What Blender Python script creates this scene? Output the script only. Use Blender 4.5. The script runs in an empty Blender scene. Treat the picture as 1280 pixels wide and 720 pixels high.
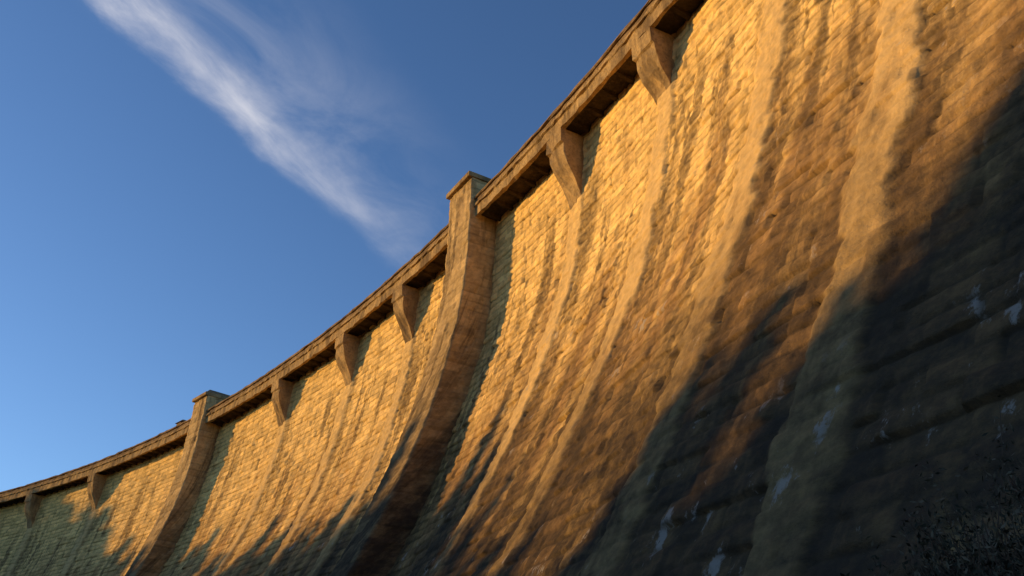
import bpy, math, random
import numpy as np
from mathutils import Vector
rng=np.random.default_rng(7); random.seed(7)
scene=bpy.context.scene
scene.view_settings.view_transform='Standard'; scene.view_settings.look='None'; scene.view_settings.exposure=0
H=36.0; EYE=1.6; ZT=EYE+H; R=7*H; PHI0=math.radians(57.5)
P1=np.array([-.094*H,1.405*H])
C=P1-R*np.array([math.sin(PHI0),math.cos(PHI0)])
OVER=1.6
LIP=.38
def P(s,d,z):
    ph=PHI0+np.asarray(s)/R
    r=R-np.asarray(d)
    return np.stack([C[0]+r*np.sin(ph)+0*z, C[1]+r*np.cos(ph)+0*z, np.asarray(z)+0*ph+0*r],-1)
def sst(x,a,b):
    t=np.clip((x-a)/(b-a),0,1); return t*t*(3-2*t)
def prof(z,s):
    h=np.clip((ZT-np.asarray(z,dtype=float))/H,0,1.2); sn=np.asarray(s,dtype=float)/H
    m0=.86+.14*sst(np.abs(sn),.05,.4)
    k=.19*sst(sn,.3,.95)
    return H*((.43*np.clip(h-.1,0,None)**2+.035*h)*m0+k*h*(1.06-h))
SUN_EL=math.radians(9.0)
SH=np.array([-.953,.301]); SH/=np.linalg.norm(SH)
T=Vector((SH[0]*math.cos(SUN_EL),SH[1]*math.cos(SUN_EL),math.sin(SUN_EL)))

# ---------- node helpers ----------
def mat_new(name):
    m=bpy.data.materials.new(name); m.use_nodes=True; nt=m.node_tree
    b=nt.nodes['Principled BSDF']; b.inputs['Roughness'].default_value=1.0
    if 'Specular IOR Level' in b.inputs: b.inputs['Specular IOR Level'].default_value=.03
    return m,nt,b
def setin(nt,sock,v):
    if hasattr(v,'is_output'): nt.links.new(v,sock)
    elif isinstance(v,(tuple,list)) and len(v)==3 and sock.type=='RGBA': sock.default_value=(*v,1)
    else: sock.default_value=v
def math_(nt,op,a,b=None,clamp=False):
    n=nt.nodes.new('ShaderNodeMath'); n.operation=op; n.use_clamp=clamp
    setin(nt,n.inputs[0],a)
    if b is not None: setin(nt,n.inputs[1],b)
    return n.outputs[0]
def mix(nt,f,a,b,mode='MIX'):
    n=nt.nodes.new('ShaderNodeMix'); n.data_type='RGBA'; n.blend_type=mode
    setin(nt,n.inputs[0],f); setin(nt,n.inputs[6],a); setin(nt,n.inputs[7],b); return n.outputs[2]
def mr(nt,v,a,b,c=0.,d=1.,smooth=True):
    n=nt.nodes.new('ShaderNodeMapRange')
    if smooth: n.interpolation_type='SMOOTHSTEP'
    setin(nt,n.inputs[0],v)
    for i,x in enumerate((a,b,c,d)): n.inputs[i+1].default_value=x
    return n.outputs[0]
def noise(nt,vec,scale=1.,detail=4.,rough=.55,vs=(1,1,1),dist=0.,rot=(0,0,0),loc=(0,0,0)):
    mp=nt.nodes.new('ShaderNodeMapping'); mp.inputs['Scale'].default_value=vs; mp.inputs['Rotation'].default_value=rot; mp.inputs['Location'].default_value=loc
    nt.links.new(vec,mp.inputs[0])
    n=nt.nodes.new('ShaderNodeTexNoise'); n.inputs['Scale'].default_value=scale; n.inputs['Detail'].default_value=detail
    n.inputs['Roughness'].default_value=rough; n.inputs['Distortion'].default_value=dist
    nt.links.new(mp.outputs[0],n.inputs['Vector']); return n.outputs[0]
def bump(nt,h,strength,dist,b,prev=None):
    n=nt.nodes.new('ShaderNodeBump'); n.inputs['Strength'].default_value=strength; n.inputs['Distance'].default_value=dist
    nt.links.new(h,n.inputs['Height'])
    if prev: nt.links.new(prev,n.inputs['Normal'])
    if b: nt.links.new(n.outputs[0],b.inputs['Normal'])
    return n.outputs[0]

# ---------- materials ----------
def stone_mat(name,light,dark,ribcol,effl=True,grad=True,shade_z=(19,8)):
    m,nt,b=mat_new(name)
    a=nt.nodes.new('ShaderNodeAttribute'); a.attribute_name='suv'
    c=nt.nodes.new('ShaderNodeAttribute'); c.attribute_name='stone'
    sp=nt.nodes.new('ShaderNodeSeparateColor'); nt.links.new(c.outputs['Color'],sp.inputs[0])
    sx=nt.nodes.new('ShaderNodeSeparateXYZ'); nt.links.new(a.outputs['Vector'],sx.inputs[0])
    v=a.outputs['Vector']
    streak=noise(nt,v,1,5,.62,(.42,.045,1))
    patch=noise(nt,v,1,6,.7,(.16,.11,1),loc=(11,3,0))
    fine=noise(nt,v,1,5,.7,(2.2,2.6,1))
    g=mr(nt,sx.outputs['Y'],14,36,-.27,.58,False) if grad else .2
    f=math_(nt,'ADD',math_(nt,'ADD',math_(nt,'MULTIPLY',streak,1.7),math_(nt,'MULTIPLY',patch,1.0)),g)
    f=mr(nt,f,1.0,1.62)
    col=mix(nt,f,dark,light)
    br=math_(nt,'MULTIPLY_ADD',sp.outputs['Red'],.42)
    br.node.inputs[2].default_value=.79
    br2=math_(nt,'MULTIPLY',br,mr(nt,fine,.3,.7,.78,1.17))
    cc=nt.nodes.new('ShaderNodeCombineColor')
    for i in range(3): nt.links.new(br2,cc.inputs[i])
    col=mix(nt,1.,col,cc.outputs[0],'MULTIPLY')
    col=mix(nt,math_(nt,'MULTIPLY',sp.outputs['Green'],.6),col,(.07,.05,.03))
    st=noise(nt,v,1,5,.65,(.75,.05,1),loc=(71,5,0),dist=.3)
    stm=math_(nt,'MULTIPLY',mr(nt,st,.49,.61),mr(nt,noise(nt,v,1,3,.6,(.09,.10,1),loc=(13,41,0)),.32,.52))
    if grad:
        stm=math_(nt,'MULTIPLY',stm,mr(nt,sx.outputs['Y'],36,28,.1,1.))
        rs=math_(nt,'MULTIPLY',c.outputs['Alpha'],mr(nt,noise(nt,v,1,6,.7,(1.1,.16,1),loc=(9,61,0),dist=.4),.34,.55))
        rs=math_(nt,'MULTIPLY',rs,mr(nt,sx.outputs['Y'],35,27,.3,1.))
        stm=math_(nt,'MAXIMUM',stm,rs)
    stm=math_(nt,'MULTIPLY',stm,mr(nt,fine,.3,.7,1.1,.7),True)
    col=mix(nt,math_(nt,'MULTIPLY',stm,.76),col,(.105,.070,.040))
    ribn=mr(nt,noise(nt,v,1,6,.7,(1.1,.22,1),loc=(5,9,0)),.30,.58,.3,.92)
    ribc=mix(nt,mr(nt,fine,.3,.7),tuple(x*.82 for x in ribcol),ribcol)
    col=mix(nt,math_(nt,'MULTIPLY',sp.outputs['Blue'],ribn),col,ribc)
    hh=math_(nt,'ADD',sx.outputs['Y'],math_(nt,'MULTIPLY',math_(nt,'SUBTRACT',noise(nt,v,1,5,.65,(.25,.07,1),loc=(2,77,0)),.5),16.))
    dm=mr(nt,hh,shade_z[0],shade_z[1])  # height range where shade is painted into the base colour
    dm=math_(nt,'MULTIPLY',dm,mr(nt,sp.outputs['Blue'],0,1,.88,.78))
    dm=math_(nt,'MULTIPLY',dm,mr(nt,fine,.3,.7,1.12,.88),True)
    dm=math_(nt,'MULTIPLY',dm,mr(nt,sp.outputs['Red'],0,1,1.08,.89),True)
    col=mix(nt,dm,col,(.060,.045,.032))  # deepens the shadow on the lower wall by darkening the albedo
    if effl:
        e1=noise(nt,v,1,6,.75,(1.1,.60,1),loc=(31,17,0))
        e2=noise(nt,v,1,3,.6,(.13,.12,1),loc=(3,21,0))
        e=math_(nt,'MULTIPLY',mr(nt,math_(nt,'ADD',e1,math_(nt,'MULTIPLY',sp.outputs['Red'],.12)),.665,.735),mr(nt,e2,.45,.57))
        e=math_(nt,'MULTIPLY',e,math_(nt,'SUBTRACT',1.,sp.outputs['Green']))
        e=math_(nt,'MULTIPLY',e,mr(nt,sx.outputs['Y'],28,14,0.1,.72))
        col=mix(nt,e,col,(.40,.36,.31))
    nt.links.new(col,b.inputs['Base Color'])
    n1=bump(nt,noise(nt,v,1,6,.75,(3.,4.,1)),1.,.09,None)
    bump(nt,noise(nt,v,1,3,.7,(13,13,1)),.6,.025,b,n1)
    return m
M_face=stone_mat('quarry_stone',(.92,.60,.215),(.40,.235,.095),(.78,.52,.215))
M_pil=stone_mat('dressed_stone',(.56,.38,.17),(.28,.185,.10),(.42,.37,.28),False,False,(31,11))  # painted shade starts higher up on the pilasters
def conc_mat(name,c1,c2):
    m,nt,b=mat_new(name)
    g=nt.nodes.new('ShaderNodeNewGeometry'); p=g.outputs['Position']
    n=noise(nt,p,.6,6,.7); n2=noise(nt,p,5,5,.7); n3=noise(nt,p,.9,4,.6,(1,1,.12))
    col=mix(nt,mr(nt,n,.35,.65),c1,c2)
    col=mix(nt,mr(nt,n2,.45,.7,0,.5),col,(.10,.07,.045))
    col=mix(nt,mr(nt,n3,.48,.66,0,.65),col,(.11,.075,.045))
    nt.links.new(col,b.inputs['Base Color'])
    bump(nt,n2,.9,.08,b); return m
M_conc=conc_mat('weathered_concrete',(.30,.20,.10),(.54,.36,.16))
M_para=conc_mat('parapet_stone',(.20,.135,.08),(.38,.25,.13))
M_soff=conc_mat('shade_dark_soffit',(.035,.026,.02),(.06,.045,.03))  # near-black colour stands in for the shade under the slab

# ---------- mesh helpers ----------
def make_obj(name,verts,faces,mat,parent=None,smooth=False):
    me=bpy.data.meshes.new(name)
    verts=np.asarray(verts,dtype=np.float32).reshape(-1,3)
    if isinstance(faces,np.ndarray):
        me.vertices.add(len(verts)); me.vertices.foreach_set('co',verts.ravel())
        k=faces.shape[1]; nf=len(faces)
        me.loops.add(nf*k); me.loops.foreach_set('vertex_index',faces.astype(np.int32).ravel())
        me.polygons.add(nf); me.polygons.foreach_set('loop_start',np.arange(0,nf*k,k,dtype=np.int32))
        try: me.polygons.foreach_set('loop_total',np.full(nf,k,dtype=np.int32))
        except Exception: pass
        me.update(calc_edges=True); me.validate()
    else:
        me.from_pydata([tuple(map(float,v)) for v in verts],[],faces)
    if smooth: me.polygons.foreach_set('use_smooth',np.ones(len(me.polygons),dtype=bool))
    me.materials.append(mat)
    o=bpy.data.objects.new(name,me); scene.collection.objects.link(o)
    if parent: o.parent=parent
    return o
def gridfaces(nu,nv,closed=False):
    i=np.arange(nu if closed else nu-1); j=np.arange(nv-1)
    I,J=np.meshgrid(i,j,indexing='ij'); I2=(I+1)%nu
    return np.stack([I*nv+J,I2*nv+J,I2*nv+J+1,I*nv+J+1],-1).reshape(-1,4)
def vnoise(x,y,seed):
    r=np.random.default_rng(seed); G=r.random((256,256))
    xi=np.floor(x).astype(int); yi=np.floor(y).astype(int); fx=x-xi; fy=y-yi
    fx=fx*fx*(3-2*fx); fy=fy*fy*(3-2*fy)
    g=lambda a,b:G[a%256,b%256]
    return (g(xi,yi)*(1-fx)+g(xi+1,yi)*fx)*(1-fy)+(g(xi,yi+1)*(1-fx)+g(xi+1,yi+1)*fx)*fy
def stone_field(U,V,ch,lmin,lmax,seed,amp,joint,rowamp=0.):
    r=np.random.default_rng(seed)
    Vw=V+.07*(vnoise(U*.5,V*.5,seed+5)-.5)+.3*(vnoise(U*.05,V*.05,seed+6)-.5)
    row=np.floor(Vw/ch).astype(int); fv=Vw/ch-row
    tone=np.zeros_like(U); du=np.zeros_like(U); off=np.zeros_like(U); tilt=np.zeros_like(U)
    umin,umax=U.min()-2,U.max()+2
    for k in np.unique(row):
        msk=row==k
        edges=umin-r.random()*lmax+np.concatenate([[0],np.cumsum(r.uniform(lmin,lmax,int((umax-umin)/lmin)+4))])
        u=U[msk]; idx=np.clip(np.searchsorted(edges,u)-1,0,len(edges)-2)
        tn=r.random(len(edges)); of=r.normal(0,1,len(edges)); tl=r.normal(0,1,len(edges))
        rowoff=r.normal(0,.35)
        tone[msk]=tn[idx]; off[msk]=of[idx]+rowoff
        du[msk]=np.minimum(u-edges[idx],edges[idx+1]-u)
        tilt[msk]=tl[idx]*((u-edges[idx])/(edges[idx+1]-edges[idx])-.5)
    dv=np.minimum(fv,1-fv)*ch
    dm=np.minimum(du*1.7,dv)
    j=np.clip(1-dm/joint,0,1)
    pil=np.clip(dm/(joint*1.9),0,1); pil=np.sqrt(pil)
    disp=amp*(off*.55+tilt*.75+pil*1.2+1.2*(vnoise(U*2.3,V*2.9,seed+9)-.5)+1.0*(vnoise(U*5.5,V*5.5,seed+3)-.5))
    disp+=rowamp*(fv-.5)
    return disp,tone,j
def add_attrs(o,suv,col):
    me=o.data
    a=me.attributes.new('suv','FLOAT_VECTOR','POINT'); a.data.foreach_set('vector',suv.astype(np.float32).ravel())
    c=me.attributes.new('stone','FLOAT_COLOR','POINT'); c.data.foreach_set('color',col.astype(np.float32).ravel())

dam=bpy.data.objects.new('masonry_dam',None); scene.collection.objects.link(dam)
S=lambda x:x*H
BR=[S(x) for x in (-3.85,-3.38,-2.86,-2.36,-1.01,-.62,-.305,.345,.605,.86,1.04)]
PIL=[0.0,S(-1.55),S(1.40)]

# ---------- main face ----------
WT=36.25
zs=np.arange(-1.0,WT+.01,.078)
ss=np.concatenate([np.arange(-172,-60,.34),np.arange(-60,-12,.2),np.arange(-12,46,.095),np.arange(46,78,.3)])
U,V=np.meshgrid(ss,zs,indexing='ij')
disp,tone,jm=stone_field(U,V,.56,.65,1.8,1,.066,.062,-.02)
rib=np.zeros_like(U); stn=np.zeros_like(U)
for b in BR:
    wob=.35*(vnoise(V*.35,V*0+b,77)-.5)+.3*(vnoise(V*1.9,V*0+b,78)-.5)+.35*(vnoise(U*2.5,V*1.9,81)-.5)
    wd=.98+.35*(vnoise(V*.25,V*0+b,79)-.5)
    q=U-b-wob
    rib=np.maximum(rib,sst(wd-np.abs(q),0,.3))
    far=2.9+1.8*(vnoise(V*.2,V*0+b,80)-.5)
    stn=np.maximum(stn,np.where(q>0,sst(far-q,0,1.3)*sst(q,.5,.9),sst(1.7+q,0,.5)*.5))
disp=disp*(1-.4*rib)+.16*rib + .35*(vnoise(U*.12,V*.15,50)-.5)
D=prof(V,U)-OVER+disp
X=P(U,D,V)
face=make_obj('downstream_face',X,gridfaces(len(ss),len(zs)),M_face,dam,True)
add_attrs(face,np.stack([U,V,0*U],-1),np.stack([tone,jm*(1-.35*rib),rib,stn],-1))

# ---------- pilasters ----------
def pilaster(s0,w,i,name):
    zz=np.arange(-1,39.6,.12)
    inn=-3.0
    du=.12
    side=np.linspace(0,1,34); fr=np.linspace(0,1,int(w/du)+1)
    cols=[]
    for t in side[:-1]: cols.append((-1,t,0))
    for t in fr[:-1]: cols.append((0,t,1))
    for t in side[:-1]: cols.append((1,1-t,2))
    for t in fr[:-1]: cols.append((2,1-t,3))
    K=np.array(cols); nu=len(K)
    Z=np.tile(zz,(nu,1)); dout=prof(Z,s0)+.7
    sidek=K[:,2][:,None]; t=K[:,1][:,None]
    dd=np.where((sidek==0)|(sidek==2),inn+(dout-inn)*t,np.where(sidek==1,dout,inn))
    dl=np.where(sidek==0,-w/2,np.where(sidek==2,w/2,(t-.5)*w))+0*Z
    Uu=np.where(sidek==0,dd,np.where(sidek==1,dout+w*t,np.where(sidek==2,dout+w+(dout-dd),60+dl)))
    dsp,tn,j=stone_field(Uu,Z,.7,.8,1.7,20+i,.04,.045)
    ns=np.where(sidek==0,-1.,np.where(sidek==2,1.,0)); nd=np.where(sidek==1,1.,np.where(sidek==3,-1.,0))
    Xp=P(s0+dl+ns*dsp,dd+nd*dsp,Z)
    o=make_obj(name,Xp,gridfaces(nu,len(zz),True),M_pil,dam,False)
    add_attrs(o,np.stack([Uu+s0,Z,0*Z],-1),np.stack([tn,j*.7,0*Z,0*Z],-1))
def box_sz(name,s0,s1,d0,d1,z0,z1,mat,taper=0,bev=.05):
    v=[];
    for z,t in ((z0,0),(z1,taper)):
        for a,b_ in ((s0+t,d0+t),(s1-t,d0+t),(s1-t,d1-t),(s0+t,d1-t)): v.append(P(a,b_,z))
    f=[(0,1,2,3),(7,6,5,4),(0,4,5,1),(1,5,6,2),(2,6,7,3),(3,7,4,0)]
    o=make_obj(name,v,f,mat,dam)
    if bev:
        m=o.modifiers.new('b','BEVEL'); m.width=bev; m.segments=2
    return o
for i,s0 in enumerate(PIL):
    w=3.4
    pilaster(s0,w,i,'pilaster_%d'%(i+1))
    box_sz('pilaster_cap_%d'%(i+1),s0-w/2-.16,s0+w/2+.16,-3.16,1.05,39.55,39.98,M_conc)
    box_sz('pilaster_cap_top_%d'%(i+1),s0-w/2-.05,s0+w/2+.05,-3.05,.92,39.983,40.6,M_para,.6)

# ---------- crest: slab, parapet, coping ----------
def sweep(name,sa,sb,pts,mat,step=.5,jit=.02):
    n=max(2,int((sb-sa)/step)+1); sl=np.linspace(sa,sb,n); k=len(pts)
    pd=np.array([p[0] for p in pts]); pz=np.array([p[1] for p in pts])
    sag=(.05*(vnoise(sl*.3,sl*0,61)-.5))[:,None]
    Sg=np.repeat(sl[:,None],k,1); Dg=np.tile(pd,(n,1))+rng.normal(0,jit,(n,k)); Zg=np.tile(pz,(n,1))+rng.normal(0,jit,(n,k))+sag
    X=P(Sg,Dg,Zg); 
    f=[]
    for i in range(n-1):
        for j in range(k):
            j2=(j+1)%k; f.append((i*k+j,i*k+j2,(i+1)*k+j2,(i+1)*k+j))
    f.append(tuple(range(k))[::-1]); f.append(tuple((n-1)*k+j for j in range(k)))
    return make_obj(name,X.reshape(-1,3),f,mat,dam)
ends=[-172,S(-1.55),0.0,S(1.40),78]
for i in range(4):
    a=ends[i]+(1.73 if i else 0); b=ends[i+1]-(1.73 if i<3 else 0)
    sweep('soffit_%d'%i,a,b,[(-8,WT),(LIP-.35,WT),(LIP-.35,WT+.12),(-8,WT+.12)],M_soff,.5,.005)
    sweep('walkway_slab_%d'%i,a,b,[(LIP-.9,WT+.2),(LIP-.32,WT+.2),(LIP-.3,WT-.28),(LIP-.02,WT-.28),(LIP,WT+.5),(LIP+.14,WT+.56),(LIP+.14,WT+.78),(-8,WT+.78),(-8,WT+.2)],M_conc,.5,.03)
    sweep('parapet_%d'%i,a,b,[(LIP-.5,WT+.80),(LIP-.02,WT+.80),(LIP-.02,37.48),(LIP-.5,37.48)],M_para)
    sweep('coping_%d'%i,a,b,[(LIP-.58,37.503),(LIP+.1,37.503),(LIP+.14,37.58),(LIP+.1,37.74),(LIP-.58,37.74)],M_para,.9,.025)
    vs=[];fs=[]
    s=a+.7
    while s<b-.4:
        if min(abs(s-x) for x in BR)>1.1:
            wj=.13; o0=len(vs)
            q=[(-OVER-.2,WT-.02),(LIP-.37,WT-.02),(LIP-.37,WT-.14),(-OVER+.6,WT-.34),(-OVER-.2,WT-.4)]
            for sg in (s-wj,s+wj):
                for d,z in q: vs.append(P(sg,d,z))
            k=5
            fs.append(tuple(o0+j for j in range(k))); fs.append(tuple(o0+k+j for j in reversed(range(k))))
            for j in range(k): fs.append((o0+j,o0+(j+1)%k,o0+k+(j+1)%k,o0+k+j)[::-1])
        s+=1.7*random.uniform(.9,1.1)
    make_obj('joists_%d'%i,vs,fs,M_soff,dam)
for i,s in enumerate(BR):
    zb=WT-.32
    q=[(-OVER-.2,zb),(LIP+.02,zb),(LIP+.02,zb-1.05),(LIP-.12,zb-1.15),(LIP-.18,zb-1.8),(LIP-.42,zb-2.6),(-.6,zb-3.5),(-.95,zb-4.4),(-1.12,zb-5.0),(-OVER-.2,zb-5.6)]
    k=len(q); vs=[]
    nsx=5; Wd=1.75
    for a in range(nsx):
        for j,(d,z) in enumerate(q):
            ww=Wd*(1-.35*max(0,(zb-1.1-z))/4.4)
            vs.append(P(s-ww/2+ww*a/(nsx-1)+random.gauss(0,.03),d+random.gauss(0,.035),z))
    fs=[tuple(range(k)),tuple((nsx-1)*k+j for j in reversed(range(k)))]
    for a in range(nsx-1):
        for j in range(k):
            fs.append((a*k+j,(a+1)*k+j,(a+1)*k+(j+1)%k,a*k+(j+1)%k))
    make_obj('bracket_%d'%i,vs,fs,M_conc,dam)
sweep('upstream_face',-172,78,[(-7.9,-1),(-7.0,-1),(-7.0,WT-.04),(-7.9,WT-.04)],M_conc,3,.005)
sweep('upstream_parapet',-172,78,[(-7.9,WT+.84),(-7.5,WT+.84),(-7.5,38.0),(-7.9,38.0)],M_para,1,.01)
box_sz('crest_kiosk',S(-1.76),S(-1.76)+1.5,-1.2,.1,37.78,38.4,M_para,.1)
box_sz('crest_kiosk_roof',S(-1.76)-.12,S(-1.76)+1.62,-1.32,.22,38.403,38.8,M_para,.45)

# ---------- hill & treeline that shades the lower wall ----------
bd=[(-4.7,.95),(-3.,.93),(-2.45,.88),(-2.15,.68),(-1.7,.53),(-1.2,.48),(-.9,.45),(-.4,.42),(0,.42),(.2,.40),(.3,.33),(.40,.2),(.52,.10),(.68,.09),(.8,.11),(.88,.155),(.95,.20),(1.02,.225),(1.1,.25),(1.3,.31),(1.7,.50)]
bs=np.array([b[0] for b in bd])*H; bz=np.array([b[1] for b in bd])*H
L=108.0
sr=np.linspace(bs[0],bs[-1],260); zr=np.interp(sr,bs,bz)+EYE
W=P(sr,prof(zr,sr)-OVER,zr)
ridge=W[:,:2]+L*SH; rtop=zr+L*math.tan(SUN_EL)
TH=11.0
def ground_h(x,y):
    sh=x.shape; x=x.ravel(); y=y.ravel()
    dx=x[:,None]-ridge[None,:,0]; dy=y[:,None]-ridge[None,:,1]
    d2=dx*dx+dy*dy; i=np.argmin(d2,1); d=np.sqrt(d2[np.arange(len(x)),i])
    base=np.clip(rtop[i]-TH,0,None)
    far=(-( (x-ridge[i,0])*SH[0]+(y-ridge[i,1])*SH[1]))<0
    fall=np.where(far,60.,34.)
    h=base*np.exp(-(d/fall)**2)
    h+=.25*(vnoise(x*.15+50,y*.15+50,91)-.5)*np.clip(d*.02+.3,0,1)
    return h.reshape(sh)
g=np.linspace(-1,1,281); gx=np.sinh(g*6.2)/np.sinh(6.2)*3000
GX,GY=np.meshgrid(gx-60,gx+60,indexing='ij')
GZ=ground_h(GX,GY)
m,nt,b=mat_new('grass_ground')
gg=nt.nodes.new('ShaderNodeNewGeometry')
n=noise(nt,gg.outputs['Position'],.15,6,.7); n2=noise(nt,gg.outputs['Position'],3,6,.7)
col=mix(nt,mr(nt,n,.4,.65),(.05,.05,.03),(.09,.075,.05)); col=mix(nt,mr(nt,n2,.4,.7,0,.6),col,(.04,.035,.02))
nt.links.new(col,b.inputs['Base Color']); bump(nt,n2,.8,.15,b)
make_obj('ground',np.stack([GX,GY,GZ],-1),gridfaces(281,281),m,None,True)

ml,nt,b=mat_new('foliage')
gg=nt.nodes.new('ShaderNodeNewGeometry')
col=mix(nt,noise(nt,gg.outputs['Position'],1.2,4),(.03,.04,.018),(.08,.08,.035)); nt.links.new(col,b.inputs['Base Color'])
ms,nt,b=mat_new('dry_leaves')
gg=nt.nodes.new('ShaderNodeNewGeometry')
col=mix(nt,mr(nt,noise(nt,gg.outputs['Position'],6,4),.4,.6),(.035,.035,.025),(.15,.125,.085)); nt.links.new(col,b.inputs['Base Color'])
mt,nt,b=mat_new('bark'); b.inputs['Base Color'].default_value=(.1,.07,.05,1)
lv=[];tv=[];tf=[]
seg=np.linalg.norm(np.diff(ridge,axis=0),axis=1); cum=np.concatenate([[0],np.cumsum(seg)])
pos=0
trees=[]
while pos<cum[-1]:
    i=int(np.searchsorted(cum,pos)); i=min(i,259)
    for row in (0,1,2):
        c=ridge[i]+SH*(row*4-2)+rng.normal(0,1.2,2)
        top=rtop[i]+(rng.normal(.3,1.8) if row==0 else rng.normal(-1.8,1.2))
        trees.append((c[0],c[1],top))
    pos+=rng.uniform(1.9,3.6)
gz=ground_h(np.array([t[0] for t in trees]),np.array([t[1] for t in trees]))
for (x,y,top),z0 in zip(trees,gz):
    z0=z0-.3; h=max(top-z0,4)
    rad=h*rng.uniform(.17,.28)
    N=380
    t=rng.random(N)**.8; hh=z0+h*(.1+.9*t)
    rr=rad*(1-t)**.8*np.sqrt(rng.random(N))*(.8+.35*np.sin(t*40))+.1
    an=rng.random(N)*6.283
    cen=np.stack([x+rr*np.cos(an),y+rr*np.sin(an),hh],-1)
    a=rng.normal(size=(N,3)); a/=np.linalg.norm(a,axis=1)[:,None]
    b2=np.cross(a,rng.normal(size=(N,3))); b2/=np.linalg.norm(b2,axis=1)[:,None]
    sz=(rng.uniform(.35,.75,N)*(1-.45*t))[:,None]
    lv.append(np.stack([cen-a*sz-b2*sz*.6,cen+a*sz-b2*sz*.6,cen+a*sz+b2*sz*.6,cen-a*sz+b2*sz*.6],1).reshape(-1,3))
    o0=len(tv)
    for k in range(5):
        aa=k*1.2566; tv.append((x+.22*math.cos(aa),y+.22*math.sin(aa),z0))
    tv.append((x,y,z0+h))
    for k in range(5): tf.append((o0+k,o0+(k+1)%5,o0+5))
lv=np.concatenate(lv); forest=bpy.data.objects.new('pine_forest',None); scene.collection.objects.link(forest)
make_obj('needles',lv,np.arange(len(lv)).reshape(-1,4),ml,forest)
make_obj('trunks',tv,tf,mt,forest)

# ---------- dark scrub near the foot of the wall ----------
shr=bpy.data.objects.new('shrub',None); scene.collection.objects.link(shr)
sv=[];bv=[];bf=[]
for k in range(460):
    f=rng.random()
    base=np.array([3.6+1.8*f,7.5-.5*f,0.])+rng.normal(0,.22,3)*[1,1,0]
    an=rng.random()*6.283; el=rng.uniform(1.15,1.52); ln=rng.uniform(2.1,2.7)+1.35*f
    dr=np.array([math.cos(an)*math.cos(el),math.sin(an)*math.cos(el),math.sin(el)])
    prev=base.copy(); nseg=8
    for q in range(nseg):
        dr2=dr+rng.normal(0,.2,3); pn=prev+dr2*ln/nseg
        w=.014*(1-q/nseg)+.003; o0=len(bv); sd=np.cross(dr2,[0.3,.2,1]); sd/=np.linalg.norm(sd)+1e-6
        up=np.cross(sd,dr2); up/=np.linalg.norm(up)+1e-6
        for e in (prev,pn):
            for s3 in (sd,-.5*sd+.87*up,-.5*sd-.87*up): bv.append(e+s3*w)
        for a_,b_ in ((0,1),(1,2),(2,0)): bf.append((o0+a_,o0+b_,o0+3+b_,o0+3+a_))
        if q>3:
            N=30; c=prev+(pn-prev)*rng.random((N,1))+rng.normal(0,.07,(N,3))
            a=rng.normal(size=(N,3))+dr*.8; a/=np.linalg.norm(a,axis=1)[:,None]
            b2=np.cross(a,rng.normal(size=(N,3))); b2/=np.linalg.norm(b2,axis=1)[:,None]
            l=rng.uniform(.02,.045,N)[:,None]
            sv.append(np.stack([c-a*l,c-b2*l*.35,c+a*l,c+b2*l*.35],1).reshape(-1,3))
        prev=pn
sv=np.concatenate(sv)
make_obj('leaves',sv,np.arange(len(sv)).reshape(-1,4),ms,shr)
make_obj('twigs',bv,bf,mt,shr)

# ---------- world ----------
w=bpy.data.worlds.new('World'); scene.world=w; w.use_nodes=True; nt=w.node_tree
for n in list(nt.nodes): nt.nodes.remove(n)
out=nt.nodes.new('ShaderNodeOutputWorld'); bg=nt.nodes.new('ShaderNodeBackground'); bg.inputs['Strength'].default_value=.14
sky=nt.nodes.new('ShaderNodeTexSky'); sky.sky_type='NISHITA'; sky.sun_disc=False
sky.sun_elevation=SUN_EL; sky.sun_rotation=math.atan2(SH[0],SH[1])%(2*math.pi)
sky.altitude=300; sky.air_density=1.0; sky.dust_density=.3; sky.ozone_density=2.2
tint=mix(nt,1.,sky.outputs[0],(.88,1.08,1.40),'MULTIPLY')
tc=nt.nodes.new('ShaderNodeTexCoord'); sx=nt.nodes.new('ShaderNodeSeparateXYZ'); nt.links.new(tc.outputs['Generated'],sx.inputs[0])
z=math_(nt,'MAXIMUM',sx.outputs[2],.05)
px=math_(nt,'DIVIDE',sx.outputs[0],z); py=math_(nt,'DIVIDE',sx.outputs[1],z)
ux,uy=.424,.906
ax=math_(nt,'ADD',px,.615); ay=math_(nt,'SUBTRACT',py,.845)
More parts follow.
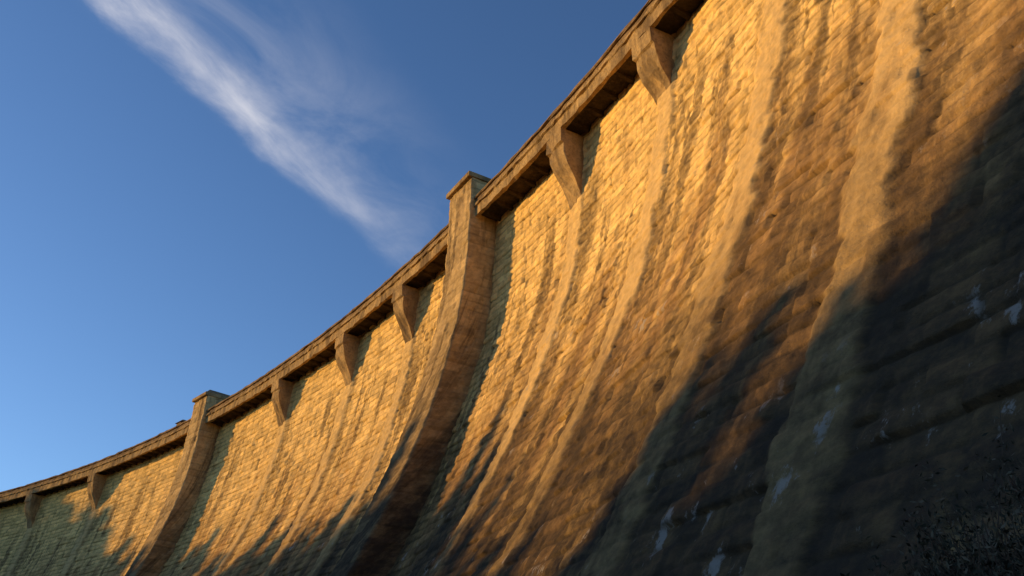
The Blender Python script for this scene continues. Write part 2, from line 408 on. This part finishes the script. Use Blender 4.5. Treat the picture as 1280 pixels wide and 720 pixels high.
r=math_(nt,'ADD',math_(nt,'MULTIPLY',ax,ux),math_(nt,'MULTIPLY',ay,uy))
q=math_(nt,'SUBTRACT',math_(nt,'MULTIPLY',ax,uy),math_(nt,'MULTIPLY',ay,ux))
cv=nt.nodes.new('ShaderNodeCombineXYZ'); nt.links.new(r,cv.inputs[0]); nt.links.new(q,cv.inputs[1]); v=cv.outputs[0]
warp=math_(nt,'MULTIPLY',math_(nt,'SUBTRACT',noise(nt,v,1,6,.65,(3.5,6,1)),.5),.09)
qq=math_(nt,'ADD',q,warp)
core=math_(nt,'MULTIPLY',mr(nt,qq,-.045,.01),mr(nt,qq,.10,.005))
along=math_(nt,'MULTIPLY',mr(nt,r,1.1,.0,0.,1.),mr(nt,r,-.9,-.2))
fib=noise(nt,v,1,8,.6,(4.5,12,1),rot=(0,0,.4),dist=.4)
dens=math_(nt,'MULTIPLY',math_(nt,'MULTIPLY',core,along),mr(nt,fib,.27,.70,.2,1.0))
veil=math_(nt,'MULTIPLY',mr(nt,qq,-.06,.06),mr(nt,qq,.36,.04))
fib2=noise(nt,v,1,6,.6,(4.0,5.5,1),rot=(0,0,-.6),dist=.5,loc=(4.6,2,0))
veil=math_(nt,'MULTIPLY',math_(nt,'MULTIPLY',veil,mr(nt,fib2,.28,.80)),mr(nt,r,1.3,.3,0,.27))
cl=math_(nt,'ADD',math_(nt,'MULTIPLY',dens,.68),veil,True)
colr=mix(nt,cl,tint,(6.0,5.9,6.2))
nt.links.new(colr,bg.inputs[0]); nt.links.new(bg.outputs[0],out.inputs[0])

sl=bpy.data.lights.new('sun','SUN'); sl.energy=5.0; sl.angle=math.radians(.5); sl.color=(1,.60,.18)
so=bpy.data.objects.new('sun',sl); scene.collection.objects.link(so); so.rotation_euler=T.to_track_quat('Z','Y').to_euler()

cam=bpy.data.cameras.new('camera'); co=bpy.data.objects.new('camera',cam); scene.collection.objects.link(co)
cam.sensor_width=36; cam.lens=1000/1280*36; cam.clip_end=8000; cam.clip_start=.1
co.location=(0,0,EYE); co.rotation_euler=(math.radians(120),0,0); scene.camera=co
